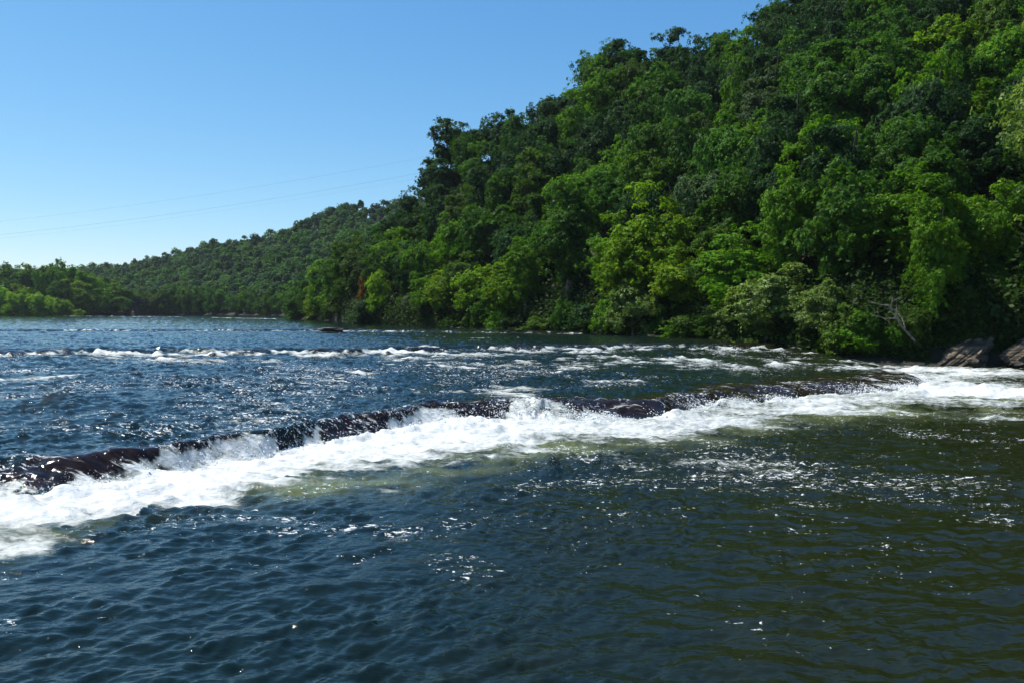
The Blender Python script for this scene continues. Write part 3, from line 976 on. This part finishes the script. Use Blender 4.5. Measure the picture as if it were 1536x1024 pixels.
for k, (px, top, w) in enumerate([(-30, 434, 14), (2, 435, 14), (22, 440, 12), (42, 436, 13), (60, 439, 12), (76, 445, 11), (90, 448, 10), (103, 455, 8), (118, 465, 7)]):
    y = 353 + (k % 2) * 3
    x = (px - 768) / F * y
    H = ((466 - top) / F * y + CAMZ - 1.0) * 1.15
    plant('willow_bush', 'bush', 'bushy', 'willow green', x, y, 1.0, H, w, zone=('willow', px, 0), group="willow bushes on the left bank")

# trees at the foot of the far ridge
for k, px in enumerate(np.arange(206, 470, 12.5)):
    y = float(np.interp(px, [150, 300, 450, 700], [412, 400, 330, 300])) + 0.5 + (k % 3) * 2
    x = (px - 768) / F * y
    H = RG.uniform(12, 17.5) * y / 390
    plant('broadleaf_tree', 'tree', str(RG.choice(['leafy', 'bushy', 'leafy'])), str(RG.choice(['mid green', 'fresh green', 'olive green', 'mid green'])), x, y, 0.8, H, RG.uniform(9, 13) * y / 390,
          zone=('far', px, 0), group="waterside trees below the far ridge")


def build_far_wood():
    rg = np.random.default_rng(9)
    pts = []
    for k in range(30000):
        px = rg.uniform(-60, 720)
        D = np.interp(px, [-900, 150, 300, 450, 700, 1000], [420, 412, 400, 330, 300, 300])
        Rd = np.interp(px, [-900, 150, 300, 450, 700, 1000], [640, 640, 600, 520, 480, 460])
        y = D + 8 + rg.uniform(0, 1.03) * (Rd - D)
        x = (px - 768) / F * y
        if pts and min((a - x) ** 2 + (b - y) ** 2 for a, b, c in pts[-1500:]) < 25:
            continue
        pts.append((x, y, float(far_h(np.array([px]), np.array([y]))[0])))
        if len(pts) > 1700:
            break
    tone = ['dark green', 'mid green', 'mid green', 'dark green', 'blue-green', 'mid green', 'olive green']
    Vs, Cs, n = [], [], 560
    for x, y, z in pts:
        H, r = rg.uniform(7, 13), 2.4 + 3.6 * rg.random() ** 1.4
        nb = 14
        d = rg.normal(size=(nb, 3))
        d /= np.linalg.norm(d, axis=1)[:, None]
        C = d * np.array([r * 0.62, r * 0.62, H * 0.33]) * rg.uniform(0.5, 1, (nb, 1)) + np.array([0, 0, H * 0.6])
        pk = rg.integers(0, nb, n)
        e = rg.normal(size=(n, 3))
        e /= np.linalg.norm(e, axis=1)[:, None]
        e[:, 2] = np.where(e[:, 2] < -0.2, -e[:, 2], e[:, 2])
        P = C[pk] + e * r * 0.42 * rg.uniform(0.7, 1.1, (n, 1)) + np.array([x, y, z])
        nr = e * 0.9 + rg.normal(0, 0.28, (n, 3)) + np.array([0, 0, 0.4])
        nr /= np.linalg.norm(nr, axis=1)[:, None]
        a = np.cross(nr, rg.normal(size=(n, 3)))
        a /= np.linalg.norm(a, axis=1)[:, None]
        b = np.cross(nr, a)
        L = rg.uniform(0.35, 0.75, (n, 1))
        Vs.append(np.stack([P - a * L - b * L * .5, P + b * L * 0.9, P + a * L - b * L * .5], 1).reshape(-1, 3))
        c = np.array(TONES[tone[rg.integers(len(tone))]]) * (1 + rg.normal(0, 0.12))
        Cs.append(np.tile(np.array([*np.clip(c, 0.004, 1), 1.0]), (n * 3, 1)))
    V = np.concatenate(Vs)
    T = NT("far_leaves")
    col = T.n("ShaderNodeAttribute", attribute_name="tint").outputs['Color']
    isl = T.n("ShaderNodeNewGeometry").outputs['Random Per Island']
    hs = T.n("ShaderNodeHueSaturation")
    T.set(hs.inputs['Value'], T.ramp(isl, 0, 1, 0.65, 1.35, 'LINEAR'))
    T.set(hs.inputs['Color'], col)
    T.set(T.bsdf.inputs['Base Color'], hs.outputs[0])
    T.bsdf.inputs['Roughness'].default_value = 0.7
    T.bsdf.inputs['Specular IOR Level'].default_value = 0.1
    tr = T.n("ShaderNodeBsdfTranslucent")
    T.set(tr.inputs[0], hs.outputs[0])
    mx = T.n("ShaderNodeMixShader")
    mx.inputs[0].default_value = 0.3
    T.set(mx.inputs[1], T.bsdf.outputs[0])
    T.set(mx.inputs[2], tr.outputs[0])
    T.set(T.out.inputs[0], mx.outputs[0])
    me = mesh_from("forest", V, np.arange(len(V)).reshape(-1, 3), False, [T.m])
    a = me.color_attributes.new("tint", 'FLOAT_COLOR', 'POINT')
    a.data.foreach_set("color", np.concatenate(Cs).astype(np.float32).ravel())
    tag(link("forest", me), "dense dark wood covering the far ridge upstream", "forest", kind='stuff')


build_far_wood()


def build_undergrowth():
    rg = np.random.default_rng(19)
    n = 200000
    px = rg.uniform(440, 1620, n)
    D = np.interp(px, SH[:, 0], SH[:, 1])
    y = D + 0.6 + rg.exponential(16.0, n)
    x = (px - 768) / F * y
    z = near_h(px, y)
    m = 70000
    px[:m] = rg.uniform(440, 1600, m)
    D = np.interp(px, SH[:, 0], SH[:, 1])
    y[:m] = D[:m] + rg.uniform(-0.2, 3.0, m)
    x = (px - 768) / F * y
    z = near_h(px, y)
    z[:m] += rg.exponential(0.6, m) + 0.1
    far = slice(m, m + 22000)                                     # thick growth on the shaded bank behind the outcrop
    px[far] = rg.uniform(1385, 1640, 22000)
    y[far] = np.interp(px[far], SH[:, 0], SH[:, 1]) + rg.exponential(2.5, 22000) + 0.8
    x[far] = (px[far] - 768) / F * y[far]
    z[far] = near_h(px[far], y[far]) + rg.exponential(0.5, 22000)
    D[far] = np.interp(px[far], SH[:, 0], SH[:, 1])
    k = samp(N1, NOISE_L, x, y) + (np.arange(n) < m) * 0.6
    keep = (k > -0.5) & ((px < 1395) | (y > D + 0.7)) & (y < np.interp(px, RID[:, 0], RID[:, 1]))
    x, y, z = x[keep], y[keep], z[keep]
    n = len(x)
    P = np.stack([x, y, z + rg.exponential(0.35, n)], 1)
    nr = rg.normal(0, 0.5, (n, 3)) + np.array([0, -0.2, 0.7])
    nr /= np.linalg.norm(nr, axis=1)[:, None]
    a = np.cross(nr, rg.normal(size=(n, 3)))
    a /= np.linalg.norm(a, axis=1)[:, None]
    b = np.cross(nr, a)
    L = rg.uniform(0.10, 0.30, (n, 1))
    V = np.stack([P - a * L, P + b * L * 0.6, P + a * L, P - b * L * 0.6], 1).reshape(-1, 3)
    o = link("undergrowth", mesh_from("undergrowth", V, np.arange(len(V)).reshape(-1, 4), False, [M_LEAF]))
    o.color = (0.032, 0.065, 0.014, 1)
    tag(o, "low leafy undergrowth along the foot of the near hillside", "undergrowth", kind='stuff')


build_undergrowth()

# ------------------------------------------------------------------ rocks


def rock_mesh(name, seed, size, mat, sub=4, strata=0.0, tilt=(0.0, 0.0)):
    import bmesh
    rg = np.random.default_rng(seed)
    bm = bmesh.new()
    bmesh.ops.create_icosphere(bm, subdivisions=sub, radius=1.0)
    me = bpy.data.meshes.new(name)
    bm.to_mesh(me)
    bm.free()
    n = len(me.vertices)
    V = np.zeros(n * 3, np.float32)
    me.vertices.foreach_get("co", V)
    V = V.reshape(-1, 3).astype(float)
    pl = rg.normal(size=(16, 3))
    pl /= np.linalg.norm(pl, axis=1)[:, None]
    off = rg.uniform(0.55, 0.9, 16)
    d = V / np.linalg.norm(V, axis=1)[:, None]
    dd = d @ pl.T
    lim = np.where(dd > 0.05, off / np.maximum(dd, 0.05), 9)
    r = np.minimum(lim.min(1), 1.0)
    V = d * r[:, None]
    fr = rg.normal(size=(14, 3)) * rg.uniform(2, 9, (14, 1))
    for k in range(14):
        V += d * (np.sin(V @ fr[k] + k) * 0.24 / np.linalg.norm(fr[k]))[:, None]
    if strata:
        ax = np.array([math.sin(tilt[0]), math.sin(tilt[1]), 1.0])
        ax /= np.linalg.norm(ax)
        lay = V @ ax * strata
        st = (np.floor(lay) + smooth(0.0, 0.35, lay - np.floor(lay)))
        rnd = rg.uniform(-0.17, 0.10, 200)
        V = V * (1 + rnd[(np.floor(lay).astype(int)) % 200][:, None]) 
        V += ax * ((st - lay) / strata * 0.5)[:, None]
    V = V * np.array(size)
    me.vertices.foreach_set("co", V.astype(np.float32).ravel())
    me.polygons.foreach_set("use_smooth", np.zeros(len(me.polygons), dtype=bool))
    me.materials.append(mat)
    me.update()
    return me


def rock(name, cat, label, px, py, zl, size, seed, mat, rz=0.0, sink=0.25, sub=4, strata=0.0, tilt=(0, 0), dy=0.0, group=None, roty=0.0):
    x, y = ground(px, py, zl)
    o = link(name, rock_mesh(name, seed, size, mat, sub, strata, tilt), None, (x, y + dy, zl + size[2] * (1 - sink) - size[2] * 0.5), rz)
    o.rotation_euler = (0, roty, rz)
    tag(o, label, cat, group)
    return o


rock('river_rock', 'rock', "low dark flat rock breaking the surface of the river on the white line", 497, 496, 1.5, (2.5, 1.0, 0.34), 3, M_WETROCK, sub=5, strata=5, tilt=(.1, .1), sink=0.1)
rock('rock_outcrop', 'rock', "large tilted brown slab of layered rock at the water on the right", 1478, 542, 0.3, (4.0, 1.8, 1.55), 21, M_ROCK, rz=0.35, sub=6, strata=5.5, tilt=(-0.5, 0.3), dy=1.2, roty=R(-22))
rock('rock_outcrop', 'rock', "brown layered rock with a dark undercut at the right edge of the photo", 1568, 546, 0.2, (3.0, 2.0, 1.9), 22, M_ROCK, rz=-0.2, sub=6, strata=5, tilt=(-0.5, 0.3), dy=1.5, roty=R(-22))
rock('rock_outcrop', 'rock', "dark rock ledge under the slender tree with bare trunk", 1398, 534, 0.5, (2.4, 1.3, 1.15), 23, M_ROCK, rz=0.2, sub=5, strata=7, tilt=(-0.5, 0.3), dy=1.0, roty=R(-18))
rock('bank_rock', 'rock', "flat grey rock at the water below the dead branch", 1308, 526, 0.9, (1.5, 0.8, 0.55), 24, M_ROCK, sub=5, strata=6, tilt=(-.4, .2), dy=0.4, roty=R(-15))
rock('bank_rock', 'rock', "small brown rock left of the small bright shrub", 1330, 528, 0.8, (0.6, 0.5, 0.35), 25, M_ROCK, sub=4, dy=0.2)
rock('bank_rock', 'rock', "tan rock at the water below the pale leafy bush", 1122, 513, 1.05, (1.7, 0.8, 0.36), 26, M_PALEROCK, sub=5, strata=4, dy=0.3)
rock('bank_rock', 'rock', "brown rock at the water left of the pale low boughs", 855, 500, 1.2, (1.3, 0.8, 0.5), 27, M_ROCK, sub=4, dy=0.2)
rock('bank_rock', 'rock', "small rock at the water below the light green upright tree", 765, 497, 1.25, (1.1, 0.7, 0.4), 28, M_ROCK, sub=4, dy=0.2)
rock('bank_rock', 'rock', "pale grey rock at the foot of the willow bushes on the left bank", 10, 472, 1.6, (3.2, 2.0, 2.0), 29, M_PALEROCK, sub=4, dy=-2.0)
rock('bank_rock', 'rock', "small dark rock under the yellow-green sycamore", 985, 506, 1.15, (0.9, 0.6, 0.3), 30, M_ROCK, sub=4, dy=0.2)
rock('bank_rock', 'rock', "small dark rock between the sycamore and the tan rock", 1050, 509, 1.1, (0.8, 0.6, 0.3), 33, M_ROCK, sub=4, dy=0.2)

rock('bank_rock', 'rock', "small dark stone at the foot of the slender tree, left of the dark ledge", 1368, 532, 0.6, (0.55, 0.45, 0.3), 51, M_ROCK, sub=4, dy=0.1, rz=0.7)
rock('bank_rock', 'rock', "squat brown stone at the water between the dark ledge and the large slab", 1424, 538, 0.45, (0.7, 0.5, 0.36), 52, M_ROCK, sub=4, dy=-0.2, rz=1.9)
rock('bank_rock', 'rock', "small brown stone lying in front of the large tilted slab", 1452, 542, 0.35, (0.5, 0.4, 0.26), 53, M_ROCK, sub=4, dy=-0.6, rz=0.2)
rock('bank_rock', 'rock', "wet dark stone at the water in front of the undercut right edge rock", 1520, 546, 0.25, (0.75, 0.5, 0.3), 54, M_WETROCK, sub=4, dy=-0.7, rz=1.2)

# dead leaning tree on the right bank
rg = np.random.default_rng(41)


def dead_tree():
    x, y, z = on_hill(1386, 0.8)
    tb = []
    p, r = limb(rg, (0, 0, -0.3), (-0.75, -0.15, 0.62), 5.2, 0.12, 0.035, 9, 0.06, 0.02)
    tb.append(tube(p, r, 7))
    for j, d, ln in ((4, (-0.15, 0, 1), 1.6), (5, (-0.3, 0.1, 1), 1.7), (6, (-1, 0, 0.15), 1.8), (7, (-0.5, 0.1, 0.9), 1.3), (8, (-1, 0.1, 0.3), 1.2), (6, (-.2, -.3, .8), 1.1)):
        q, rr = limb(rg, p[j], d, ln, 0.05, 0.01, 7, 0.16, 0.03)
        tb.append(tube(q, rr, 5))
        for k in (3, 4, 5):
            w, ww = limb(rg, q[k], rg.normal(size=3) * [1, .6, .7] + [-.3, 0, .5], ln * 0.5, 0.018, 0.006, 5, 0.2)
            tb.append(tube(w, ww, 4))
    v, f = merge_tubes(tb)
    tag(link("dead_branch", mesh_from("dead_branch", v, f, True, [M_PALEBARK]), None, (x, y - 0.5, z)), "bare grey dead branch leaning left over the water beside the slender tree", "dead branch")


dead_tree()

# ------------------------------------------------------------------ railway bridge far upstream


def box(cx, cy, cz, sx, sy, sz):
    v = [(cx + a * sx / 2, cy + b * sy / 2, cz + c * sz / 2) for a in (-1, 1) for b in (-1, 1) for c in (-1, 1)]
    f = [(0, 1, 3, 2), (4, 6, 7, 5), (0, 4, 5, 1), (2, 3, 7, 6), (0, 2, 6, 4), (1, 5, 7, 3)]
    return v, f


def build_bridge():
    y = 396.0
    x0, x1 = (150 - 768) / F * y, (214 - 768) / F * y
    root = link("railway_bridge", None, None, ((x0 + x1) / 2, y, 1.5))
    tag(root, "small dark railway bridge on brown piers far upstream between the banks", "bridge")
    steel = make_plain("dark_bridge_steel", (0.018, 0.02, 0.022), 0.6)
    stone = make_plain("brown_pier_stone", (0.10, 0.05, 0.035), 0.9)
    Ls = x1 - x0
    tb = [box(0, -1.6, 6.2, Ls, 0.4, 1.4), box(0, 1.6, 6.2, Ls, 0.4, 1.4), box(0, 0, 7.05, Ls, 4.2, 0.25)]
    for k in range(9):
        tb.append(box(-Ls / 2 + Ls * (k + 0.5) / 9, -1.85, 6.2, 0.18, 0.1, 1.3))
    for k in range(11):
        tb.append(box(-Ls / 2 + Ls * (k + 0.5) / 11, -2.0, 7.7, 0.09, 0.09, 1.0))
    tb.append(box(0, -2.0, 8.2, Ls, 0.1, 0.1))
    v, f = merge_tubes(tb)
    link("deck", mesh_from("deck", v, f, False, [steel]), root)
    for px in (172, 193, 206):
        px_x = (px - 768) / F * y - (x0 + x1) / 2
        v, f = merge_tubes([box(0, 0, 2.2, 1.3, 3.2, 6.4), box(0, 0, 5.3, 1.7, 3.6, 0.4)])
        link("pier", mesh_from("pier", v, f, False, [stone]), root, (px_x, 0, 0))


build_bridge()

# ------------------------------------------------------------------ power lines
M_WIRE = make_plain("grey_wire", (0.08, 0.09, 0.10), 0.6)


def wire(pts, label, r):
    y = 330.0
    w = []
    for px, py in pts:
        t = y
        w.append(((px - 768) / F * t, y, CAMZ + (465 - py) / F * t))
    w = np.array(w)
    xs = np.linspace(w[0, 0], w[-1, 0], 60)
    c = np.polyfit(w[:, 0], w[:, 2], 2)
    path = np.stack([xs, np.full(60, y), np.polyval(c, xs)], 1)
    v, f = tube(path, [r] * 60, 5)
    tag(link("power_line", mesh_from("power_line", np.array(v), np.array(f), True, [M_WIRE])), label, "power line", "power lines across the valley")


wire([(-500, 372), (0, 332), (300, 297), (620, 241), (720, 222)], "uppermost of the faint power lines crossing the sky to the hill", 0.020)
wire([(-500, 388), (0, 352), (300, 318), (620, 263), (720, 244)], "middle and darkest of the faint power lines crossing the sky", 0.027)
wire([(-500, 393), (0, 358), (300, 324), (620, 270), (720, 252)], "lowest and faintest of the power lines crossing the sky", 0.015)

# ------------------------------------------------------------------ summer haze
def build_haze():
    v, f = box(0, 340, 58.0, 1500, 880, 123)
    m = bpy.data.materials.new("haze_air")
    m.use_nodes = True
    t = m.node_tree
    for n in list(t.nodes):
        if n.type == 'BSDF_PRINCIPLED':
            t.nodes.remove(n)
    pv = t.nodes.new("ShaderNodeVolumePrincipled")
    pv.inputs['Color'].default_value = (0.80, 0.88, 1.0, 1)
    pv.inputs['Density'].default_value = HAZE
    pv.inputs['Anisotropy'].default_value = 0.2
    t.links.new(pv.outputs[0], t.nodes["Material Output"].inputs['Volume'])
    tag(link("haze", mesh_from("haze", np.array(v, float), np.array(f), False, [m])), "thin pale summer haze in the valley air", "haze", kind='stuff')


HAZE = 0.00007
build_haze()

# ------------------------------------------------------------------ labels of the wood
ORD = ["leftmost", "second from left", "third from left", "fourth from left", "fifth from left", "sixth from left", "seventh from left", "eighth from left",
       "ninth from left", "tenth from left", "eleventh from left", "twelfth from left", "thirteenth from left", "fourteenth from left"]
LAND = [(445, "above the mid-river rock"), (590, "above the shaded bank hollow"), (715, "above the light upright tree"), (825, "above the pale-trunked tree"),
        (915, "above the yellow-green sycamore"), (1050, "above the tan rock"), (1160, "above the two pale bushes"), (1270, "above the dead branch"), (1420, "above the rock outcrop")]
TIER = [(0.10, "at the water's edge"), (0.26, "low on the slope"), (0.44, "midway up"), (0.64, "high on the slope"), (0.84, "near the top"), (9, "on the summit")]
cells = {}
for t in TREES:
    zn = t['zone']
    if not zn:
        continue
    if zn[0] == 'hill':
        lm = [l for a, l in LAND if a <= max(zn[1], 446)][-1]
        ti = [n for a, n in TIER if zn[2] < a][0]
        if ti.startswith("at the"):
            lm = lm.replace("above", "near")
        key = (ti, lm)
    elif zn[0] == 'left':
        key = ("in the " + zn[2] + " row", "of the left bank")
    elif zn[0] == 'bush':
        lm = [l for a, l in LAND if a <= max(zn[1], 446)][-1].replace("above", "near")
        key = ("over the water", lm)
    elif zn[0] == 'willow':
        key = ("of the bright row", "on the left bank")
    else:
        key = ("at the water", "below the far ridge")
    cells.setdefault(key, []).append((zn[1], t))
for (a, b), lst in cells.items():
    lst.sort(key=lambda q: q[0])
    for k, (px, t) in enumerate(lst):
        what = {'willow': "willow bush", 'bush': "bush"}.get(t['zone'][0], "tree")
        o = ORD[k] if k < len(ORD) else "%dth from left" % (k + 1)
        shape = {'rounded': 'rounded', 'broad': 'broad', 'upright': 'upright', 'bushy': 'spreading', 'leafy': 'leafy', 'fine': 'upright', 'pale': 'leafy', 'shrub': 'low', 'edge': 'tall'}[t['kind']]
        t['o']['label'] = f"{t['tone']} {shape} {what}, {o} {a} {b}"
print("TREES", len(TREES), "hill", len(cand), "verts", sum(len(m.vertices) for m in bpy.data.meshes))
